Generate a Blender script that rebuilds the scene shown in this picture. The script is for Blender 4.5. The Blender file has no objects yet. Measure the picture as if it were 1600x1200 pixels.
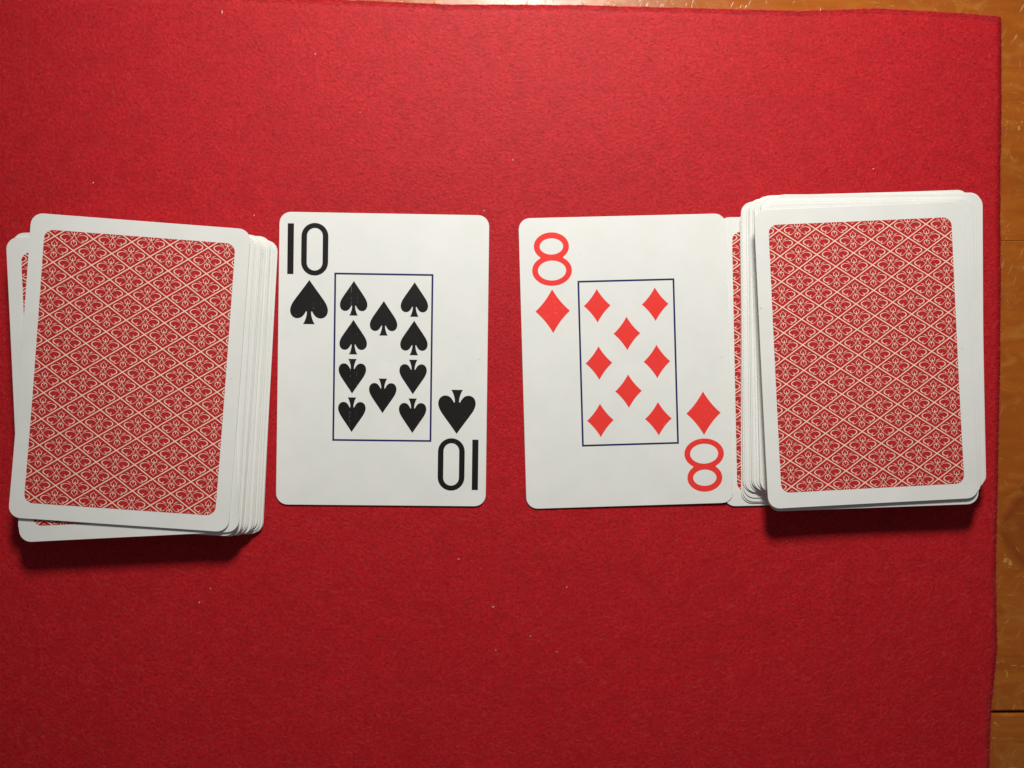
import bpy, bmesh, math, random
import numpy as np
from mathutils import Vector, Matrix
from mathutils.geometry import tessellate_polygon

S = bpy.context.scene
COL = S.collection
R = math.radians
MM = 0.001

# ------------------------------------------------------------------ camera
cam_d = bpy.data.cameras.new('camera')
cam = bpy.data.objects.new('camera', cam_d); COL.objects.link(cam)
cam_d.sensor_width = 36.0
cam_d.lens = 30.195
cam_d.clip_start = 0.01
cam_d.clip_end = 20.0
cam.matrix_world = Matrix.Translation((0, 0, 0.26023)) @ Matrix.Rotation(-0.02466, 4, 'Y') @ Matrix.Rotation(-0.00089, 4, 'X')
S.camera = cam

# ------------------------------------------------------------------ light
W = bpy.data.worlds.new('World'); S.world = W; W.use_nodes = True
bg = W.node_tree.nodes['Background']
bg.inputs[0].default_value = (0.95, 0.92, 1.0, 1)
bg.inputs[1].default_value = 0.095
ld = bpy.data.lights.new('desk_lamp_light', 'SPOT')
ld.energy = 9.4
ld.color = (1.0, 0.975, 0.92)
ld.shadow_soft_size = 0.042
lo = bpy.data.objects.new('desk_lamp_light', ld); COL.objects.link(lo)
lo.location = (0.022, 0.312, 0.300)
ld.spot_size = R(81); ld.spot_blend = 1.0          # a shaded lamp standing beyond the far edge of the cloth
lo.rotation_euler = (Vector((0.023, 0.063, 0)) - lo.location).to_track_quat('-Z', 'Y').to_euler()

S.view_settings.view_transform = 'Standard'
S.view_settings.look = 'None'
S.view_settings.exposure = 0.0
S.view_settings.gamma = 1.0
S.view_settings.use_curve_mapping = False

# ------------------------------------------------------------------ node helpers
class NT:
    def __init__(self, name):
        self.m = bpy.data.materials.new(name); self.m.use_nodes = True
        self.t = self.m.node_tree; self.p = self.t.nodes['Principled BSDF']
    def n(self, kind, **kw):
        o = self.t.nodes.new(kind)
        for k, v in kw.items():
            setattr(o, k, v)
        return o
    def l(self, a, b): self.t.links.new(a, b)
    def set(self, **kw):
        for k, v in kw.items():
            self.p.inputs[k.replace('_', ' ')].default_value = v
    def obj(self, scale=(1, 1, 1), rot=(0, 0, 0), loc=(0, 0, 0)):
        tc = self.n('ShaderNodeTexCoord'); mp = self.n('ShaderNodeMapping')
        mp.inputs['Scale'].default_value = scale; mp.inputs['Rotation'].default_value = rot; mp.inputs['Location'].default_value = loc
        src = tc.outputs['Object']
        if rot != (0, 0, 0):          # turn first, stretch afterwards
            rt = self.n('ShaderNodeMapping'); rt.inputs['Rotation'].default_value = rot; mp.inputs['Rotation'].default_value = (0, 0, 0)
            self.l(src, rt.inputs['Vector']); src = rt.outputs[0]
        self.l(src, mp.inputs['Vector']); return mp.outputs[0]
    def noise(self, vec, scale, detail=3, rough=0.5, dist=0.0):
        o = self.n('ShaderNodeTexNoise'); o.inputs['Scale'].default_value = scale
        o.inputs['Detail'].default_value = detail; o.inputs['Roughness'].default_value = rough; o.inputs['Distortion'].default_value = dist
        self.l(vec, o.inputs['Vector']); return o.outputs['Fac']
    def ramp(self, fac, *stops, interp='LINEAR'):
        o = self.n('ShaderNodeValToRGB'); o.color_ramp.interpolation = interp
        e = o.color_ramp.elements
        while len(e) < len(stops): e.new(0.5)
        for el, (p, c) in zip(e, stops):
            el.position = p; el.color = c if len(c) == 4 else (*c, 1)
        self.l(fac, o.inputs[0]); return o.outputs[0]
    def mix(self, fac, a, b, mode='MIX'):
        o = self.n('ShaderNodeMix', data_type='RGBA', blend_type=mode)
        for sock, v in ((o.inputs[0], fac), (o.inputs[6], a), (o.inputs[7], b)):
            if hasattr(v, 'links') or hasattr(v, 'is_linked'): self.l(v, sock)
            else: sock.default_value = v if not isinstance(v, tuple) else (v if len(v) == 4 else (*v, 1))
        return o.outputs[2]
    def math(self, op, a, b=0.0, clamp=False):
        o = self.n('ShaderNodeMath', operation=op); o.use_clamp = clamp
        for sock, v in ((o.inputs[0], a), (o.inputs[1], b)):
            if hasattr(v, 'is_linked'): self.l(v, sock)
            else: sock.default_value = v
        return o.outputs[0]
    def bump(self, h, strength, dist, prev=None):
        o = self.n('ShaderNodeBump'); o.inputs['Strength'].default_value = strength; o.inputs['Distance'].default_value = dist
        self.l(h, o.inputs['Height'])
        if prev is not None: self.l(prev, o.inputs['Normal'])
        return o.outputs[0]

BW = lambda v: (v, v, v)

def mat_felt():
    k = NT('red_felt'); v = k.obj()
    a = k.noise(v, 1150, 4, 0.62, 0.4)
    b = k.noise(v, 170, 3, 0.55)
    c = k.noise(v, 28, 2, 0.5)
    fib = k.noise(k.obj(scale=(1, 4.5, 1), rot=(0, 0, R(32))), 420, 3, 0.6, 0.6)
    fib2 = k.noise(k.obj(scale=(1, 4.5, 1), rot=(0, 0, R(-24))), 420, 3, 0.6, 0.6)
    f = k.math('ADD', k.math('MULTIPLY', fib, 0.5), k.math('MULTIPLY', fib2, 0.5))
    col = k.ramp(a, (0.32, (0.26, 0.002, 0.006)), (0.5, (0.44, 0.006, 0.011)), (0.70, (0.60, 0.016, 0.023)))
    col = k.mix(k.ramp(f, (0.38, BW(0)), (0.68, BW(0.6))), col, (0.53, 0.018, 0.025))
    col = k.mix(k.ramp(b, (0.36, BW(0.36)), (0.58, BW(0))), col, (0.33, 0.006, 0.010))
    col = k.mix(k.ramp(c, (0.36, BW(0.20)), (0.62, BW(0))), col, (0.34, 0.007, 0.010))
    k.l(col, k.p.inputs['Base Color'])
    k.set(Roughness=0.56, Sheen_Weight=0.0, Sheen_Roughness=0.5)
    k.p.inputs['Specular IOR Level'].default_value = 0.18
    k.p.inputs['Sheen Tint'].default_value = (1.0, 0.35, 0.36, 1)
    n = k.bump(a, 0.50, 0.00032); n = k.bump(f, 0.22, 0.00025, n)
    k.l(n, k.p.inputs['Normal'])
    return k.m

def mat_fibre():
    k = NT('red_felt_fibre'); v = k.obj()
    at = k.n('ShaderNodeAttribute'); at.attribute_name = 'tone'; a = at.outputs['Fac']
    k.l(k.ramp(a, (0.0, (0.38, 0.007, 0.011)), (0.5, (0.53, 0.018, 0.024)), (0.88, (0.66, 0.055, 0.060)), (1.0, (0.80, 0.130, 0.130))), k.p.inputs['Base Color'])
    k.set(Roughness=0.5); k.p.inputs['Specular IOR Level'].default_value = 0.5
    return k.m

def mat_lint():
    k = NT('lint'); k.set(Base_Color=(0.95, 0.85, 0.80, 1), Roughness=0.8); return k.m

def mat_wood():
    k = NT('varnished_pine'); tc = k.n('ShaderNodeTexCoord'); P = tc.outputs['Object']
    # grain running along the planks (x), with distortion round a knot
    g = k.noise(k.obj(scale=(4, 22, 4)), 6, 5, 0.6, 1.6)
    g2 = k.noise(k.obj(scale=(8, 420, 8)), 4, 3, 0.6, 0.5)
    col = k.ramp(g, (0.28, (0.290, 0.064, 0.004)), (0.52, (0.360, 0.090, 0.006)), (0.75, (0.425, 0.122, 0.010)))
    col = k.mix(k.ramp(g2, (0.45, BW(0.0)), (0.80, BW(0.16))), col, (0.24, 0.055, 0.004))
    big = k.noise(k.obj(), 26, 3, 0.5)
    col = k.mix(k.ramp(big, (0.40, BW(0.0)), (0.68, BW(0.5))), col, (0.29, 0.070, 0.005))
    # knot
    kd = k.n('ShaderNodeVectorMath', operation='DISTANCE')
    wob = k.n('ShaderNodeVectorMath', operation='ADD')
    nz = k.n('ShaderNodeTexNoise'); nz.inputs['Scale'].default_value = 60
    k.l(P, nz.inputs['Vector'])
    sc = k.n('ShaderNodeVectorMath', operation='SCALE'); sc.inputs['Scale'].default_value = 0.006
    k.l(nz.outputs['Color'], sc.inputs[0]); k.l(P, wob.inputs[0]); k.l(sc.outputs[0], wob.inputs[1])
    fl = k.n('ShaderNodeVectorMath', operation='MULTIPLY'); fl.inputs[1].default_value = (1, 1, 0); k.l(wob.outputs[0], fl.inputs[0])
    k.l(fl.outputs[0], kd.inputs[0]); kd.inputs[1].default_value = (0.1755, -0.0420, 0)
    kn = k.ramp(k.math('MULTIPLY', kd.outputs['Value'], 40.0), (0.0, BW(0.75)), (0.42, BW(0.55)), (0.52, BW(0.85)), (0.62, BW(0.18)), (0.9, BW(0)))
    col = k.mix(kn, col, (0.200, 0.038, 0.003))
    # worn scratches and dents with shapes of their own
    def scratch(rot, sc, seed, lo, hi):
        q = k.obj(scale=(sc, sc * 8, 1), rot=(0, 0, R(rot)), loc=(seed, seed * 1.7, 0))
        s = k.noise(q, 1.0, 2, 0.5, 0.4)
        msk = k.noise(k.obj(loc=(seed, 0, 0)), 75, 2)
        return k.math('MULTIPLY', k.ramp(s, (lo - 0.02, BW(0)), (hi, BW(1))), k.ramp(msk, (0.51, BW(0)), (0.66, BW(1))))
    s1 = scratch(8, 160, 1.3, 0.66, 0.72); s2 = scratch(-62, 190, 4.1, 0.66, 0.72); s3 = scratch(55, 170, 7.7, 0.66, 0.72); s5 = scratch(100, 150, 3.3, 0.66, 0.72)
    dents = k.noise(k.obj(loc=(2, 5, 0)), 330, 2, 0.5, 1.0)
    dm = k.noise(k.obj(loc=(9, 1, 0)), 60, 2)
    s4 = k.math('MULTIPLY', k.ramp(dents, (0.665, BW(0)), (0.72, BW(1))), k.ramp(dm, (0.52, BW(0)), (0.60, BW(1))))
    sm = k.math('MAXIMUM', k.math('MAXIMUM', s1, s2), k.math('MAXIMUM', k.math('MAXIMUM', s3, s5), s4), clamp=True)
    smear = k.ramp(k.noise(k.obj(scale=(1, 1.6, 1), loc=(3, 3, 0)), 120, 4, 0.6, 0.6), (0.52, BW(0)), (0.74, BW(0.42)))
    col = k.mix(smear, col, (0.50, 0.215, 0.035))
    col = k.mix(k.math('MULTIPLY', sm, 0.46), col, (0.66, 0.40, 0.13))
    k.l(col, k.p.inputs['Base Color'])
    rg = k.ramp(k.noise(k.obj(), 90, 4, 0.6), (0.3, BW(0.20)), (0.75, BW(0.36)))
    k.l(rg, k.p.inputs['Roughness'])
    k.p.inputs['Specular IOR Level'].default_value = 0.5
    n = k.bump(g2, 0.04, 0.0002); n = k.bump(sm, 0.35, 0.0003, n); n = k.bump(k.noise(k.obj(), 45, 3), 0.25, 0.0012, n)
    k.l(n, k.p.inputs['Normal'])
    return k.m

def card_finish(k):
    v = k.obj()
    lin = k.noise(v, 2600, 2, 0.6)
    soft = k.noise(v, 40, 2)
    n = k.bump(lin, 0.22, 0.00006); n = k.bump(soft, 0.22, 0.0005, n)
    k.l(n, k.p.inputs['Normal'])
    k.l(k.ramp(k.noise(v, 120, 3), (0.3, BW(0.42)), (0.7, BW(0.52))), k.p.inputs['Roughness'])
    k.p.inputs['Specular IOR Level'].default_value = 0.42
    return v

def mat_stock():
    k = NT('white_card_stock'); v = card_finish(k)
    m = k.noise(v, 90, 4, 0.6)
    col = k.ramp(m, (0.3, (0.735, 0.742, 0.703)), (0.7, (0.775, 0.778, 0.744)))
    spots = k.noise(v, 640, 1, 0.5)
    col = k.mix(k.ramp(spots, (0.80, BW(0)), (0.83, BW(0.55))), col, (0.30, 0.30, 0.27))
    k.l(col, k.p.inputs['Base Color'])
    k.p.inputs['Subsurface Weight'].default_value = 0.0
    return k.m

def mat_ink(name, c, fleck, amount, thr=0.66, worn=False):
    k = NT(name); v = card_finish(k)
    f = k.noise(v, 1500, 2, 0.6)
    m = k.noise(v, 110, 2)
    w = k.math('MULTIPLY', k.ramp(f, (thr, BW(0)), (thr + 0.06, BW(amount))), k.ramp(m, (0.42, BW(0.1)), (0.6, BW(1))))
    k.p.inputs['Specular IOR Level'].default_value = 0.26
    if worn:                      # a rubbed crease: two dotted lines of missing ink down the card
        sp = k.n('ShaderNodeSeparateXYZ'); tc = k.n('ShaderNodeTexCoord'); k.l(tc.outputs['Object'], sp.inputs[0])
        dots = k.ramp(k.noise(v, 1300, 1), (0.52, BW(0)), (0.58, BW(1)))
        for x0 in (-0.00975, -0.0078):
            cm = k.n('ShaderNodeMath', operation='COMPARE'); k.l(sp.outputs['X'], cm.inputs[0]); cm.inputs[1].default_value = x0; cm.inputs[2].default_value = 0.00009
            w = k.math('MAXIMUM', w, k.math('MULTIPLY', k.math('MULTIPLY', cm.outputs[0], dots), 0.38 if x0 < -0.009 else 0.14))
    k.l(k.mix(w, c, fleck), k.p.inputs['Base Color'])
    return k.m

M = dict(
    felt=mat_felt(), fibre=mat_fibre(), lint=mat_lint(), wood=mat_wood(), stock=mat_stock(),
    black=mat_ink('black_ink', (0.010, 0.008, 0.008), (0.30, 0.29, 0.27), 0.32, 0.70, True),
    red=mat_ink('bright_red_ink', (0.82, 0.042, 0.034), (0.85, 0.22, 0.17), 0.35, 0.64),
    blue=mat_ink('dark_blue_ink', (0.014, 0.014, 0.105), (0.30, 0.30, 0.34), 0.35),
    backred=mat_ink('back_red_ink', (0.450, 0.018, 0.019), (0.52, 0.07, 0.07), 0.4),
    cream=mat_ink('back_cream_ink', (0.88, 0.66, 0.53), (0.82, 0.54, 0.42), 0.3),
)
def groove_mat():
    k = NT('seam_dirt'); k.set(Base_Color=(0.030, 0.014, 0.006, 1), Roughness=0.9)
    k.l(k.ramp(k.noise(k.obj(), 300, 3), (0.3, (0.015, 0.007, 0.004)), (0.7, (0.06, 0.03, 0.012))), k.p.inputs['Base Color'])
    return k.m
M['dirt'] = groove_mat()

# ------------------------------------------------------------------ object helpers
def link(name, me, mat, parent=None):
    o = bpy.data.objects.new(name, me); COL.objects.link(o)
    if mat is not None and not me.materials: me.materials.append(mat)
    o.parent = parent
    return o
def tag(o, label, cat=None, group=None):
    o['label'] = label
    if cat: o['category'] = cat
    if group: o['group'] = group
def mesh(name, V, F, smooth=False):
    me = bpy.data.meshes.new(name); me.from_pydata([tuple(v) for v in V], [], [tuple(f) for f in F]); me.update()
    if smooth:
        me.polygons.foreach_set('use_smooth', [True] * len(me.polygons))
    return me

rng = np.random.default_rng(11)
random.seed(5)

# ------------------------------------------------------------------ table of pine planks
table = bpy.data.objects.new('table_top', None); COL.objects.link(table)
table['kind'] = 'structure'; table['label'] = 'scratched orange varnished pine table top under the red felt'
ZW = -0.0013
def plank(y0, y1, x0=-0.42, x1=0.42, th=0.022, bev=0.0005):
    bm = bmesh.new()
    # the long edges are slightly uneven, with a worn arris
    n = 120
    be = bev if y0 < -0.2 else 0.00022
    b0 = 0.00022 if y0 > 0 else bev
    prof = [(y0, -th), (y0, -b0), (y0 + b0 * 0.4, -b0 * 0.3), (y0 + b0 * 1.2, 0), (y1 - be * 1.2, 0), (y1 - be * 0.4, -be * 0.3), (y1, -be), (y1, -th)]
    rows = []
    for i in range(n + 1):
        x = x0 + (x1 - x0) * i / n
        w = 0.00010 * math.sin(x * 90 + y0 * 50) + 0.00007 * math.sin(x * 310 + 1)
        rows.append([bm.verts.new((x, y + (w if j < 4 else -w * 0.6), ZW + z)) for j, (y, z) in enumerate(prof)])
    for i in range(n):
        for j in range(len(prof)):
            a, b = j, (j + 1) % len(prof)
            bm.faces.new((rows[i][a], rows[i + 1][a], rows[i + 1][b], rows[i][b]))
    bm.faces.new(rows[0][::-1]); bm.faces.new(rows[-1])
    bmesh.ops.recalc_face_normals(bm, faces=bm.faces)
    me = bpy.data.meshes.new('plank'); bm.to_mesh(me); bm.free()
    return link('plank', me, M['wood'], table)
for y0, y1 in ((-0.2500, -0.10215), (-0.10135, 0.044075), (0.044125, 0.1900), (0.19020, 0.3350)):
    plank(y0, y1)
bm = bmesh.new(); bmesh.ops.create_cube(bm, size=1.0)
for v in bm.verts: v.co = Vector((v.co.x * 0.82, 0.0425 + v.co.y * 0.57, ZW - 0.0115 + v.co.z * 0.018))
me = bpy.data.meshes.new('seam_filler'); bm.to_mesh(me); bm.free()
# dirt packed in the seams, 2.5 mm below the boards' faces
link('seam_filler', me, M['dirt'], table)

# ------------------------------------------------------------------ felt sheet
TOPX = [-200, -120, -40, -13, 26, 65, 94, 118, 140, 156, 160]
TOPY = [118.6, 117.2, 115.6, 114.7, 114.9, 114.3, 113.8, 114.9, 113.9, 112.9, 112.3]
RY = [-160, -118, -98.6, -89, -81, -59, -30, 0, 29, 59, 90, 113, 120]
RX = [152.6, 153.4, 154.0, 155.1, 155.8, 155.4, 156.0, 156.6, 156.9, 156.7, 157.1, 157.0, 156.8]
NX, NY = 200, 150
s = np.linspace(0, 1, NX + 1); t = np.linspace(0, 1, NY + 1)
SS, TT = np.meshgrid(s, t)
Xg = -190 + SS * (157 + 190); Yg = -150 + TT * (114 + 150)
Xr = np.interp(Yg, RY, RX); Yt = np.interp(Xg, TOPX, TOPY)
Xg = -190 + SS * (Xr + 190); Yg = -150 + TT * (Yt + 150)
Xg = Xg + (SS == 1) * rng.normal(0, 0.07, Xg.shape); Yg = Yg + (TT == 1) * rng.normal(0, 0.07, Yg.shape)
# softly rounded corner of the cloth
def felt_z(x, y):
    return -0.06 + 0.03 * np.sin(x * 0.11 + 1.1) * np.sin(y * 0.09) + 0.02 * np.sin(x * 0.05 - y * 0.16)
Zg = felt_z(Xg, Yg)
edge = np.minimum((1 - SS) * 347, (1 - TT) * 264)
Zg = Zg - 0.30 * np.clip(1 - edge / 1.6, 0, 1) ** 2
V = np.stack([Xg, Yg, Zg], -1).reshape(-1, 3) * MM
idx = np.arange((NX + 1) * (NY + 1)).reshape(NY + 1, NX + 1)
F = [(idx[j, i], idx[j, i + 1], idx[j + 1, i + 1], idx[j + 1, i]) for j in range(NY) for i in range(NX)]
V = V.tolist()
ring = list(idx[0, :]) + list(idx[1:, -1]) + list(idx[-1, -2::-1]) + list(idx[-2:0:-1, 0])
base = len(V)
for q in ring: V.append((V[q][0], V[q][1], ZW + 0.00003))
nr = len(ring)
for i in range(nr):
    j = (i + 1) % nr
    F.append((ring[i], base + i, base + j, ring[j]))
felt = link('felt_sheet', mesh('felt_sheet', V, F, True), M['felt'])
tag(felt, 'large red felt cloth lying on the wooden table under all the cards', 'felt')

def fibres(n, seed, rmin, rmax, lmin, lmax, hmax, edge_only=False):
    g = np.random.default_rng(seed)
    if edge_only:
        along = g.uniform(0, 1, n); side = g.uniform(0, 1, n) < 0.55
        cx = np.where(side, g.uniform(-60, 157, n), 0); cy = np.where(side, 0, g.uniform(-130, 112, n))
        cx = np.where(side, cx, np.interp(cy, RY, RX) - np.abs(g.normal(0.1, 0.15, n)))
        cy = np.where(side, np.interp(cx, TOPX, TOPY) - np.abs(g.normal(0.1, 0.15, n)), cy)
    else:
        cx = g.uniform(-152, 157.0, n); cy = g.uniform(-124, 118, n)
        cx = np.minimum(cx, np.interp(cy, RY, RX) - 0.2 - g.uniform(0, 1.5, n)); cy = np.minimum(cy, np.interp(cx, TOPX, TOPY) - 0.2 - g.uniform(0, 1.5, n))
    L = g.uniform(lmin, lmax, n); th = np.where(g.uniform(0, 1, n) < 0.62, np.radians(-10 + 0.28 * cx - 0.10 * cy) + g.normal(0, 0.42, n), g.uniform(0, 2 * np.pi, n)); cv = g.normal(0, 0.38, n); h = g.uniform(0.02, hmax, n)
    if edge_only: h = g.uniform(-0.9, 0.05, n)
    r = g.uniform(rmin, rmax, n)
    K = 3; u = np.linspace(-0.5, 0.5, K)
    ang = th[:, None] + cv[:, None] * u[None] * 2
    # integrate the curved path
    st = L[:, None] / (K - 1)
    px = np.cumsum(np.cos(ang) * st, 1); py = np.cumsum(np.sin(ang) * st, 1)
    px = px - px.mean(1, keepdims=True) + cx[:, None]; py = py - py.mean(1, keepdims=True) + cy[:, None]
    if edge_only:
        pz = np.repeat(h[:, None], K, 1)
    else:
        pz = felt_z(px, py) + h[:, None] * (1 - (2 * np.abs(u)[None]) ** 2) - 0.01
    nxv = -np.sin(ang); nyv = np.cos(ang)
    vs = []
    for q in range(3):
        a = 2 * np.pi * q / 3 + np.pi / 2
        rr = r[:, None] * np.array([0.45, 1, 0.45])[None]
        vs.append(np.stack([px + nxv * np.cos(a) * rr, py + nyv * np.cos(a) * rr, pz + np.sin(a) * rr], -1))
    Vv = np.stack(vs, 2).reshape(-1, 3) * MM          # n, K, 3
    b = (np.arange(n) * K * 3)[:, None, None]
    kk = (np.arange(K - 1) * 3)[None, :, None]; q = np.arange(3)[None, None]; q2 = (q + 1) % 3
    f = np.stack([b + kk + q, b + kk + q2, b + kk + 3 + q2, b + kk + 3 + q], -1).reshape(-1, 4)
    me = bpy.data.meshes.new('fibres')
    me.vertices.add(len(Vv)); me.vertices.foreach_set('co', Vv.astype(np.float32).ravel())
    me.loops.add(f.size); me.loops.foreach_set('vertex_index', f.astype(np.int32).ravel())
    me.polygons.add(len(f)); me.polygons.foreach_set('loop_start', np.arange(0, f.size, 4, dtype=np.int32))
    me.polygons.foreach_set('use_smooth', np.ones(len(f), bool))
    me.update(calc_edges=True)
    # each fibre has its own shade of red
    at = me.attributes.new('tone', 'FLOAT', 'POINT'); at.data.foreach_set('value', np.repeat(g.uniform(0, 1, n), K * 3).astype(np.float32))
    return me
o = link('nap', fibres(150000, 3, 0.012, 0.030, 0.9, 3.0, 0.085), M['fibre'], felt); o['kind'] = 'stuff'
o = link('edge_fuzz', fibres(6000, 4, 0.018, 0.030, 0.5, 1.5, 0.1, True), M['fibre'], felt); o['kind'] = 'stuff'

# ------------------------------------------------------------------ card geometry (millimetres, local)
CW, CH, CR, TH = 63.0, 88.0, 3.4, 0.29
def rounded_planes(w, h, r, seg=6):
    pts = []
    for cx, cy, a0 in ((w/2 - r, h/2 - r, 0), (-w/2 + r, h/2 - r, 90), (-w/2 + r, -h/2 + r, 180), (w/2 - r, -h/2 + r, 270)):
        for i in range(seg + 1):
            a = R(a0 + 90 * i / seg); pts.append((cx + r * math.cos(a), cy + r * math.sin(a)))
    out = []
    for i in range(len(pts)):
        a, b = pts[i], pts[(i + 1) % len(pts)]
        d = (b[0] - a[0], b[1] - a[1]); L = math.hypot(*d)
        if L > 1e-6: out.append((a, (d[1] / L, -d[0] / L)))
    return out
def clip(bm, planes):
    for (p, nrm) in planes:
        bmesh.ops.bisect_plane(bm, geom=bm.verts[:] + bm.edges[:] + bm.faces[:], dist=1e-5,
                               plane_co=(p[0], p[1], 0), plane_no=(nrm[0], nrm[1], 0), clear_outer=True)
def sheet(w, h, r, step=4.0):
    bm = bmesh.new()
    nx = max(2, int(w / step)); ny = max(2, int(h / step))
    g = [[bm.verts.new((-w/2 + w * i / nx, -h/2 + h * j / ny, 0)) for i in range(nx + 1)] for j in range(ny + 1)]
    for j in range(ny):
        for i in range(nx):
            bm.faces.new((g[j][i], g[j][i+1], g[j+1][i+1], g[j+1][i]))
    clip(bm, rounded_planes(w, h, r))
    bm.verts.ensure_lookup_table()
    for i, v in enumerate(bm.verts): v.index = i
    Vs = [tuple(v.co) for v in bm.verts]; Fs = [[v.index for v in f.verts] for f in bm.faces]
    be = [e for e in bm.edges if len(e.link_faces) == 1]
    nxt = {}
    for e in be:
        l = e.link_loops[0]; nxt[l.vert.index] = l.link_loop_next.vert.index
    st = next(iter(nxt)); loop = [st]
    while nxt[loop[-1]] != st: loop.append(nxt[loop[-1]])
    bm.free(); return Vs, Fs, loop

# ways a card is bowed (z in mm over the card)
def bow_fn(kind):
    def f(x, y):
        u, v = x / 31.5, y / 44.0
        if kind == 'flat':  return 0.05 * u * u + 0.12 * v * v
        if kind == 'deck':  return 0.05 * u * u + 0.10 * v * v
        if kind == 'loose': return 0.05 * u * u + 0.10 * v * v + 0.10 * max(0, -v) ** 2
        if kind == 'lift':  return 0.05 * u * u + 0.10 * v * v + 0.26 * max(0, -v) ** 2
        if kind == 'top_left':  return 0.05 * u * u + 0.12 * v * v + 0.60 * max(0, -v) ** 2
        if kind == 'top_right': return 0.05 * u * u + 0.12 * v * v + 0.40 * max(0, -v) ** 2 + 0.40 * max(0, -u) ** 2
        return 0
    return f
CARD2D = sheet(CW, CH, CR)
_stock = {}
def stock_mesh(kind):
    if kind in _stock: return _stock[kind]
    f = bow_fn(kind); Vs, Fs, loop = CARD2D; n = len(Vs); e = 0.05
    Vt = []
    inner = set(loop)
    def inset(x, y, d):
        return (x - math.copysign(d, x) * (abs(x) > CW/2 - CR - 0.01), y - math.copysign(d, y) * (abs(y) > CH/2 - CR - 0.01))
    for i, (x, y, _) in enumerate(Vs):
        z = f(x, y); xx, yy = inset(x, y, e) if i in inner else (x, y)
        Vt.append((xx * MM, yy * MM, (z + TH) * MM))
    for i, (x, y, _) in enumerate(Vs):
        z = f(x, y); xx, yy = inset(x, y, e) if i in inner else (x, y)
        Vt.append((xx * MM, yy * MM, z * MM))
    ra = len(Vt)
    for q in loop: x, y, _ = Vs[q]; Vt.append((x * MM, y * MM, (f(x, y) + TH - e) * MM))
    rb = len(Vt)
    for q in loop: x, y, _ = Vs[q]; Vt.append((x * MM, y * MM, (f(x, y) + e) * MM))
    Ft = [list(a) for a in Fs] + [[i + n for i in reversed(a)] for a in Fs]
    L = len(loop)
    for i in range(L):
        j = (i + 1) % L; a, b = loop[i], loop[j]
        Ft += [[a, ra + i, ra + j, b], [ra + i, rb + i, rb + j, ra + j], [rb + i, a + n, b + n, rb + j]]
    me = mesh('card_stock', Vt, Ft); me.materials.append(M['stock'])
    _stock[kind] = me; return me

def on_card(name, V2, F, f, lift, mat):
    me = mesh(name, [(x * MM, y * MM, (f(x, y) + TH + lift) * MM) for x, y in V2], F)
    me.materials.append(mat); return me

# ------------------------------------------------------------------ back ornament
PW, PH, PR = 54.8, 79.0, 2.6
CXW, CYH = 11.0, 7.55
def catmull(pts, m=5):
    P = [np.array(p, float) for p in pts]; P = [2*P[0]-P[1]] + P + [2*P[-1]-P[-2]]; out = []
    for i in range(1, len(P) - 2):
        for q in range(m):
            t = q / m
            out.append(0.5*((2*P[i])+(-P[i-1]+P[i+1])*t+(2*P[i-1]-5*P[i]+4*P[i+1]-P[i+2])*t*t+(-P[i-1]+3*P[i]-3*P[i+1]+P[i+2])*t**3))
    out.append(P[-2]); return out
def ribbon(pts):            # (x, y, width) -> quads
    c = catmull(pts, 4); V, F = [], []
    for i, q in enumerate(c):
        a = c[max(0, i-1)]; b = c[min(len(c)-1, i+1)]; d = b[:2]-a[:2]; d = d/(np.hypot(*d)+1e-9); n = np.array([-d[1], d[0]])
        V += [tuple(q[:2]+n*q[2]/2), tuple(q[:2]-n*q[2]/2)]
        if i: k = 2*i; F.append((k-2, k-1, k+1, k))
    return V, F
def motif():
    U = 1 / 78.0
    parts = []
    for sx in (-1, 1):
        def S_(pts): parts.append(ribbon([(sx*x*U, y*U, w*U*0.68) for x, y, w in pts]))
        # the big side loop, thickening outwards
        S_([(4, -72, 8), (48, -12, 9), (100, 38, 10), (165, 62, 13), (235, 58, 20), (290, 28, 28), (300, -14, 34), (262, -52, 28), (215, -70, 16), (172, -70, 8)])
        # the under loop ending in a hook
        S_([(4, 70, 8), (38, 10, 9), (78, -48, 10), (125, -92, 13), (170, -108, 18), (202, -98, 24), (205, -68, 22), (180, -42, 9), (160, -30, 4)])
        # inner strands
        S_([(0, 64, 6), (26, 8, 7), (52, -36, 7), (74, -60, 4)])
        # upper leaf
        S_([(82, 52, 7), (108, 82, 14), (142, 104, 17), (184, 108, 5)])
        S_([(116, 88, 12), (138, 76, 10), (150, 64, 4)])
        for sy in (1, -1):
            def T_(pts): parts.append(ribbon([(sx*x*U, sy*y*U, w*U*0.68) for x, y, w in pts]))
            T_([(0, 215, 8), (26, 180, 13), (50, 150, 15), (62, 118, 19), (48, 86, 20), (6, 70, 18)])
            T_([(52, 138, 14), (68, 152, 12), (88, 170, 3)])
    for sy in (1, -1):
        parts.append(ribbon([(0, sy*64*U, 16*U), (0, sy*96*U, 18*U), (0, sy*116*U, 12*U), (0, sy*132*U, 2*U)]))
    return parts
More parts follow.
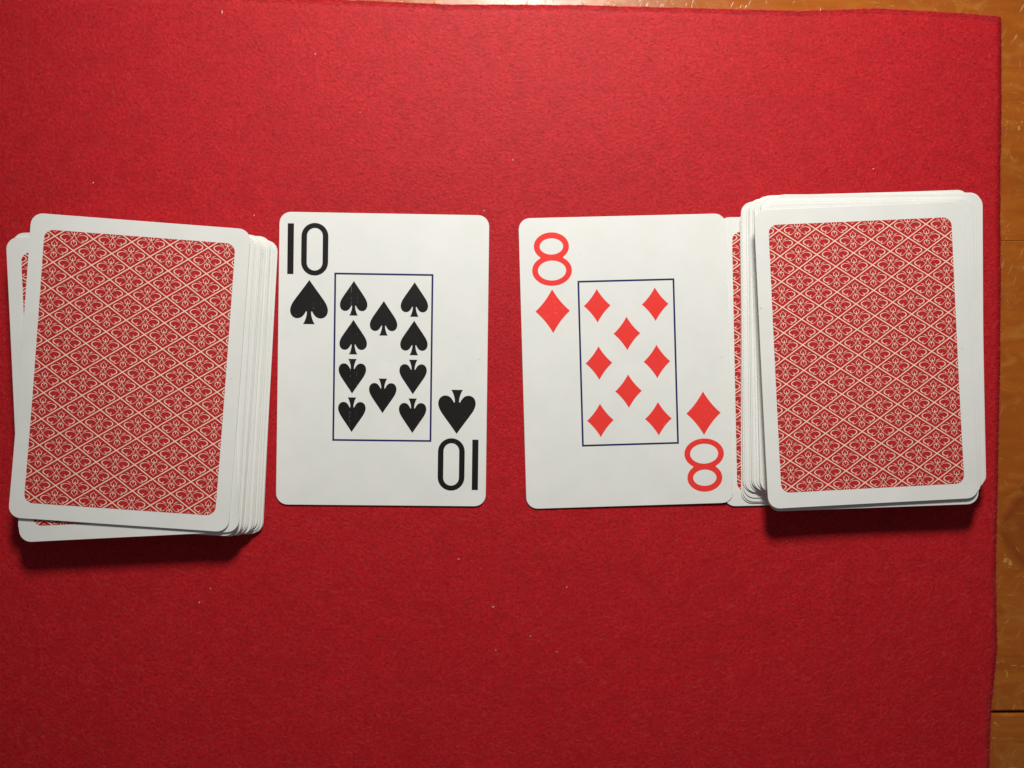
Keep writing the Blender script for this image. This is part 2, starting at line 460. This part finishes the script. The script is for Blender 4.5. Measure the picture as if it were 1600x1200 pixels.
def ornament2d():
    bm = bmesh.new()
    def add(V, F, dx, dy):
        vs = [bm.verts.new((x + dx, y + dy, 0)) for x, y in V]
        for f in F: bm.faces.new([vs[i] for i in f])
    x0 = -PW/2 + 3.1; y0 = PH/2 - 1.75
    mo = motif()
    for j in range(-1, 12):
        for i in range(-1, 7):
            for ox, oy in ((0.5, 0), (0, 0.5)):
                cx = x0 + (i - ox + 0.0) * CXW + CXW * (0.0 if ox else 0.0); cy = y0 - (j - oy) * CYH
                if abs(cx) > PW/2 + 5 or abs(cy) > PH/2 + 3.5: continue
                for V, F in mo: add(V, F, cx, cy)
                # the four sides of the cell: half of the lattice each, drawn for one family of cells
                if ox:
                    for sx in (-1, 1):
                        for sy in (-1, 1):
                            a = np.array((cx + sx*CXW/2, cy)); b = np.array((cx, cy + sy*CYH/2)); d = b-a; d /= np.hypot(*d); n = np.array((-d[1], d[0]))*0.15
                            K = 3
                            V = []; F = []
                            for q in range(K+1):
                                c = a+(b-a)*q/K; V += [tuple(c+n), tuple(c-n)]
                                if q: F.append((2*q-2, 2*q-1, 2*q+1, 2*q))
                            add(V, F, 0, 0)
    clip(bm, rounded_planes(PW, PH, PR))
    for i, v in enumerate(bm.verts): v.index = i
    V = [(v.co.x, v.co.y) for v in bm.verts]; F = [[v.index for v in f.verts] for f in bm.faces]
    bm.normal_update()
    F = [list(reversed(q)) if f.normal.z < 0 else q for q, f in zip(F, bm.faces)]
    bm.free(); return V, F
ORN = ornament2d()
BACK = sheet(PW, PH, PR, 3.5)
_back = {}
def back_meshes(kind):
    if kind not in _back:
        f = bow_fn(kind)
        # every strip of the ornament sits a hair's breadth apart so that crossings never share a plane
        hs = np.random.default_rng(1).uniform(0, 0.003, len(ORN[0]))
        om = mesh('back_ornament', [(x*MM, y*MM, (f(x, y)+TH+0.030+h)*MM) for (x, y), h in zip(ORN[0], hs)], ORN[1]); om.materials.append(M['cream'])
        _back[kind] = (on_card('back_print', [v[:2] for v in BACK[0]], BACK[1], f, 0.015, M['backred']), om)
    return _back[kind]

def card_root(x, y, deg, z, tilt=(0, 0)):
    o = bpy.data.objects.new('playing_card', None); COL.objects.link(o); o.empty_display_size = 0.02
    o.location = (x * MM, y * MM, z * MM); o.rotation_euler = (tilt[0], tilt[1], R(deg))
    return o
def face_down(x, y, deg, z, kind, label, group=None, tilt=(0, 0)):
    o = card_root(x, y, deg, z, tilt); tag(o, label, 'playing card', group)
    link('card_stock', stock_mesh(kind), None, o)
    a, b = back_meshes(kind)
    p = link('back_print', a, None, o); link('ornament', b, None, p)
    return o

# ------------------------------------------------------------------ face prints
def poly(loops):
    tri = tessellate_polygon([[Vector((x, y, 0)) for x, y in l] for l in loops])
    V = [p for l in loops for p in l]; F = []
    for a, b, c in tri:
        A, B, C = V[a], V[b], V[c]
        s_ = (B[0]-A[0])*(C[1]-A[1])-(B[1]-A[1])*(C[0]-A[0])
        F.append((a, b, c) if s_ > 0 else (a, c, b))
    return V, F
def place(VF, cx, cy, flip=False, off=(0, 0)):
    V, F = VF; k = -1 if flip else 1
    return [(cx + off[0] + k*x, cy + off[1] + k*y) for x, y in V], F
def spade(w, h):
    side = [(0, 0), (0.105, 0.125), (0.225, 0.265), (0.345, 0.405), (0.445, 0.535), (0.497, 0.665), (0.472, 0.785), (0.385, 0.855), (0.28, 0.868), (0.185, 0.835), (0.115, 0.765), (0.082, 0.712)]
    stem = [(0.056, 0.716), (0.062, 0.79), (0.085, 0.87), (0.115, 0.94), (0.155, 1.0)]
    r = [tuple(p) for p in catmull(side, 4)] + [tuple(p) for p in catmull(stem, 3)]
    l = [(-x, y) for x, y in reversed(r[1:])]
    return poly([[(x*w, -y*h) for x, y in r + l]])        # origin at the tip
def diamond(a, b):
    out = []
    for (p0, p2) in (((0, b), (a, 0)), ((a, 0), (0, -b)), ((0, -b), (-a, 0)), ((-a, 0), (0, b))):
        c = ((p0[0]+p2[0])*0.41, (p0[1]+p2[1])*0.41)
        for i in range(8):
            t = i/8; out.append(((1-t)**2*p0[0]+2*t*(1-t)*c[0]+t*t*p2[0], (1-t)**2*p0[1]+2*t*(1-t)*c[1]+t*t*p2[1]))
    return poly([out])
def stadium(w, h, n=14):
    r = w/2; out = []
    for cy, a0 in ((h/2-r, 0), (-h/2+r, 180)):
        for i in range(n+1):
            a = R(a0+180*i/n); out.append((r*math.cos(a), cy+r*math.sin(a)))
    return out
def ellipse(cx, cy, rx, ry, n=36): return [(cx+rx*math.cos(2*math.pi*i/n), cy+ry*math.sin(2*math.pi*i/n)) for i in range(n)]
def digit_zero(): return poly([stadium(8.08, 15.84), stadium(4.73, 12.8)])
def digit_one():
    return poly([[(-0.93, -7.62), (0.93, -7.62), (0.93, 7.62), (-0.93, 7.62)]])
def digit_eight():
    # origin at the crossing, y up: upper ring centre +3.1, lower ring centre -4.1
    uo = (3.36, 5.32, 4.25); ui = (3.36, 3.56, 2.46); lo_ = (-3.94, 6.02, 4.62); li = (-3.94, 4.28, 3.02)
    right = []
    ys = np.concatenate([uo[0] + uo[2]*np.cos(np.linspace(0, math.pi*0.80, 26)), []])
    N = 70
    for i in range(N+1):
        y = (uo[0]+uo[2]) + ((lo_[0]-lo_[2])-(uo[0]+uo[2]))*(0.5-0.5*math.cos(math.pi*i/N))
        w = 0
        for c, rx, ry in (uo, lo_):
            d = 1-((y-c)/ry)**2
            if d > 0: w = max(w, rx*math.sqrt(d))
        right.append((w, y))
    left = [(-x, y) for x, y in reversed(right[1:-1])]
    return poly([right+left, ellipse(0, ui[0], ui[1], ui[2]), ellipse(0, li[0], li[1], li[2])])
def frame_rect(x0, y0, x1, y1, w):
    # four long bars cut into short lengths so they follow the card
    V, F = [], []
    def bar(ax, ay, bx, by):
        n = 8; d = np.array((bx-ax, by-ay)); L = np.hypot(*d); d /= L; nn = np.array((-d[1], d[0]))*w/2; k0 = len(V)
        for i in range(n+1):
            c = np.array((ax, ay))+d*L*i/n; V.extend([tuple(c+nn), tuple(c-nn)])
            if i: k = k0+2*i; F.append((k-2, k-1, k+1, k))
    h = w/2
    bar(x0-h, y1, x1+h, y1); bar(x0-h, y0, x1+h, y0); bar(x0, y0+h, x0, y1-h); bar(x1, y0+h, x1, y1-h)
    return V, F

def print_part(root, name, VF, kind, mat, label=None):
    o = link(name, on_card(name, VF[0], VF[1], bow_fn(kind), 0.02, mat), None, root)
    if label: o['label'] = label
    return o

def ten_of_spades():
    o = card_root(-32.51, 7.15, math.degrees(-0.01275), 0.07)
    tag(o, 'face-up ten of spades lying on red felt beside the left pack', 'playing card')
    link('card_stock', stock_mesh('flat'), None, o); b = M['black']
    for fl in (False, True):
        k = -1 if fl else 1
        print_part(o, 'digit', place(digit_one(), k*-28.12, k*32.2, fl, (0.05, 0.74)), 'flat', b, 'black digit 1')
        print_part(o, 'digit', place(digit_zero(), k*-20.90, k*32.15, fl, (0.05, 0.74)), 'flat', b, 'black digit 0')
        print_part(o, 'spade_pip', place(spade(11.35, 13.3), k*-22.4, k*22.9, fl, (0.05, 0.74)), 'flat', b, 'large corner spade')
        for x, y in ((-9.05, 22.8), (9.2, 22.7), (0.0, 16.9), (-9.05, 11.1), (9.2, 11.1)):
            print_part(o, 'spade_pip', place(spade(8.28, 10.42), k*x, k*y, fl, (0.05, 0.74)), 'flat', b)
    print_part(o, 'frame', frame_rect(-14.62, -24.40, 14.60, 25.70, 0.54), 'flat', M['blue'])
ten_of_spades()

def eight_of_diamonds():
    o = card_root(41.07, 6.77, math.degrees(0.02819), 0.21, tilt=(0, -math.atan2(0.34, 63)))
    tag(o, 'face-up eight of diamonds overlapping the lowest card of the right pack', 'playing card')
    link('card_stock', stock_mesh('flat'), None, o); m = M['red']
    for fl in (False, True):
        k = -1 if fl else 1
        print_part(o, 'digit', place(digit_eight(), k*-22.35, k*32.35, fl, (0.6, -0.42)), 'flat', m, 'red digit 8')
        print_part(o, 'diamond_pip', place(diamond(5.24, 6.65), k*-22.5, k*16.1, fl, (0.6, -0.42)), 'flat', m, 'large corner diamond')
    for x, y in ((-8.35, 17.4), (9.3, 17.4), (0.45, 8.75), (-8.3, 0), (9.35, 0), (0.45, -8.75), (-8.35, -17.4), (9.3, -17.4)):
        print_part(o, 'diamond_pip', place(diamond(4.06, 5.08), x, y - 0.42), 'flat', m)
    print_part(o, 'frame', frame_rect(-13.87, -25.32, 15.07, 24.40, 0.54), 'flat', M['blue'])
eight_of_diamonds()

# ------------------------------------------------------------------ left pack
jr = np.random.default_rng(21)
def keyed(keys, z):
    zs = [k[0] for k in keys]
    return [float(np.interp(z, zs, [k[i] for k in keys])) for i in (1, 2, 3)]
LK = [(0.07, -97.8, 0.2, -2.8), (1.2, -98.1, 0.5, -3.0), (1.6, -99.1, 0.7, -2.9), (3.2, -99.6, 1.0, -3.5), (3.6, -100.7, 0.8, -3.3), (5.4, -101.4, 1.3, -3.8), (6.8, -102.3, 1.3, -3.4), (8.3, -103.1, 1.3, -3.8)]
n = 24; pitch = 0.335
for i in range(n):
    z = 0.07 + i * pitch
    x, y, d = keyed(LK, z)
    if i: x += jr.normal(0, 0.22); y += jr.normal(0, 0.20); d += jr.normal(0, 0.28)
    kind = 'deck' if i < 8 else ('loose' if i < 17 else 'lift')
    if i == 0:
        face_down(x, y, d, z, kind, 'lowest card of the left pack, on the felt, white edge nearest the ten of spades')
    else:
        face_down(x, y, d, z, kind, 'face-down card within the left pack, only its white right edge fanned out', 'fanned cards inside the left pack')
z = 0.07 + n * pitch
face_down(-105.85, 0.1, 1.2, z, 'lift', 'third card from the top of the left pack, white corner behind the tilted second card')
face_down(-106.45, -0.55, 2.6, z + 0.33, 'lift', 'second card of the left pack, turned counter-clockwise, patterned sliver showing at lower left')
face_down(-104.22, 3.03, math.degrees(-0.07273), z + 0.68, 'top_left', 'top card of the left pack, its red lattice back fully showing')

# ------------------------------------------------------------------ right pack
face_down(101.6, 7.13, 1.2, 0.07, 'flat', 'lowest card of the right pack, its left edge tucked under the eight of diamonds')
RX2 = (112.18, 7.05)
RK = [(0.4, 107.6, 7.7, 0.3), (0.8, 107.7, 7.6, 0.4), (0.95, 107.5, 8.9, 0.4), (1.2, 107.6, 9.1, 0.4), (1.5, 107.5, 11.3, 0.4), (2.1, 108.1, 11.0, 0.5), (2.5, 109.6, 11.6, 0.7), (3.6, 110.1, 11.8, 0.7), (4.0, 111.2, 12.2, 1.1), (5.2, 111.7, 12.3, 1.2),
      (5.6, 113.2, 12.9, 1.8), (6.4, 113.9, 13.0, 2.0), (6.8, 115.8, 12.4, 0.8), (7.6, 116.0, 12.3, 0.7), (8.3, 113.4, 10.6, 1.6), (9.4, 112.9, 9.9, 2.0)]
n = 24
for i in range(n):
    z = 0.42 + i * 0.326
    x, y, d = keyed(RK, z / 0.86)
    x += jr.normal(0, 0.12); y += jr.normal(0, 0.20); d += jr.normal(0, 0.22)
    kind = 'deck' if i < 8 else ('loose' if i < 17 else 'lift')
    if i == n - 1:
        face_down(RX2[0], RX2[1], 1.9, z, 'deck', 'second card of the right pack, its white lower edge peeping out below the top card')
        continue
    face_down(x, y, d, z, kind, 'face-down card within the right pack, only its white edges fanned out', 'fanned cards inside the right pack')
face_down(110.95, 8.46, math.degrees(0.04836), 0.42 + n * 0.326 + 0.30, 'top_right', 'top card of the right pack, its red lattice back fully showing')

# ------------------------------------------------------------------ lint on the felt
LINT = [(-52.8, 99.1, 75), (-39.3, 81.6, 60), (6.7, 67.6, 40), (-9.7, -53.2, 20), (23.0, -61.9, 80), (0.7, -67.7, 5), (12.0, -76.6, 30), (1.5, -80.9, 45), (20.0, -81.5, -20),
        (-84.2, -61.7, 80), (-87.5, -65.8, 85), (-80.7, 111.4, 85), (-118.9, 60.0, 30), (-71.1, 50.5, 60), (117.0, 65.6, 35), (-2.0, 52.2, 70)]
for i, (x, y, a) in enumerate(LINT):
    L = 0.42 if i not in (11,) else 1.25; w = 0.26
    L *= random.uniform(0.8, 1.35)
    Vv, Ff = [], []
    K = 5
    for q in range(K):
        t = q/(K-1)-0.5; ww = w*(1-1.3*abs(t))*random.uniform(0.8, 1.1)
        cxx, cyy = t*L, 0.10*L*math.sin(t*5+i)
        for s_ in range(4):
            aa = math.pi/4+s_*math.pi/2
            Vv.append((cxx*MM, (cyy+ww/2*math.cos(aa))*MM, (0.16+ww/2*math.sin(aa))*MM))
        if q:
            b = (q-1)*4
            for s_ in range(4): Ff.append((b+s_, b+(s_+1) % 4, b+4+(s_+1) % 4, b+4+s_))
    Ff += [(3, 2, 1, 0), tuple(range((K-1)*4, K*4))]
    o = link('lint_speck', mesh('lint_speck', Vv, Ff), M['lint'])
    o.location = (x*MM, y*MM, 0); o.rotation_euler = (0, 0, R(a))
    if i == 11: tag(o, 'longest pale lint thread on the felt near its far left edge', 'lint', 'lint specks on the felt')
    elif i == 14: tag(o, 'pale lint speck on the felt above the right pack', 'lint', 'lint specks on the felt')
    else: tag(o, 'tiny pale lint speck on bare red felt', 'lint', 'lint specks on the felt')
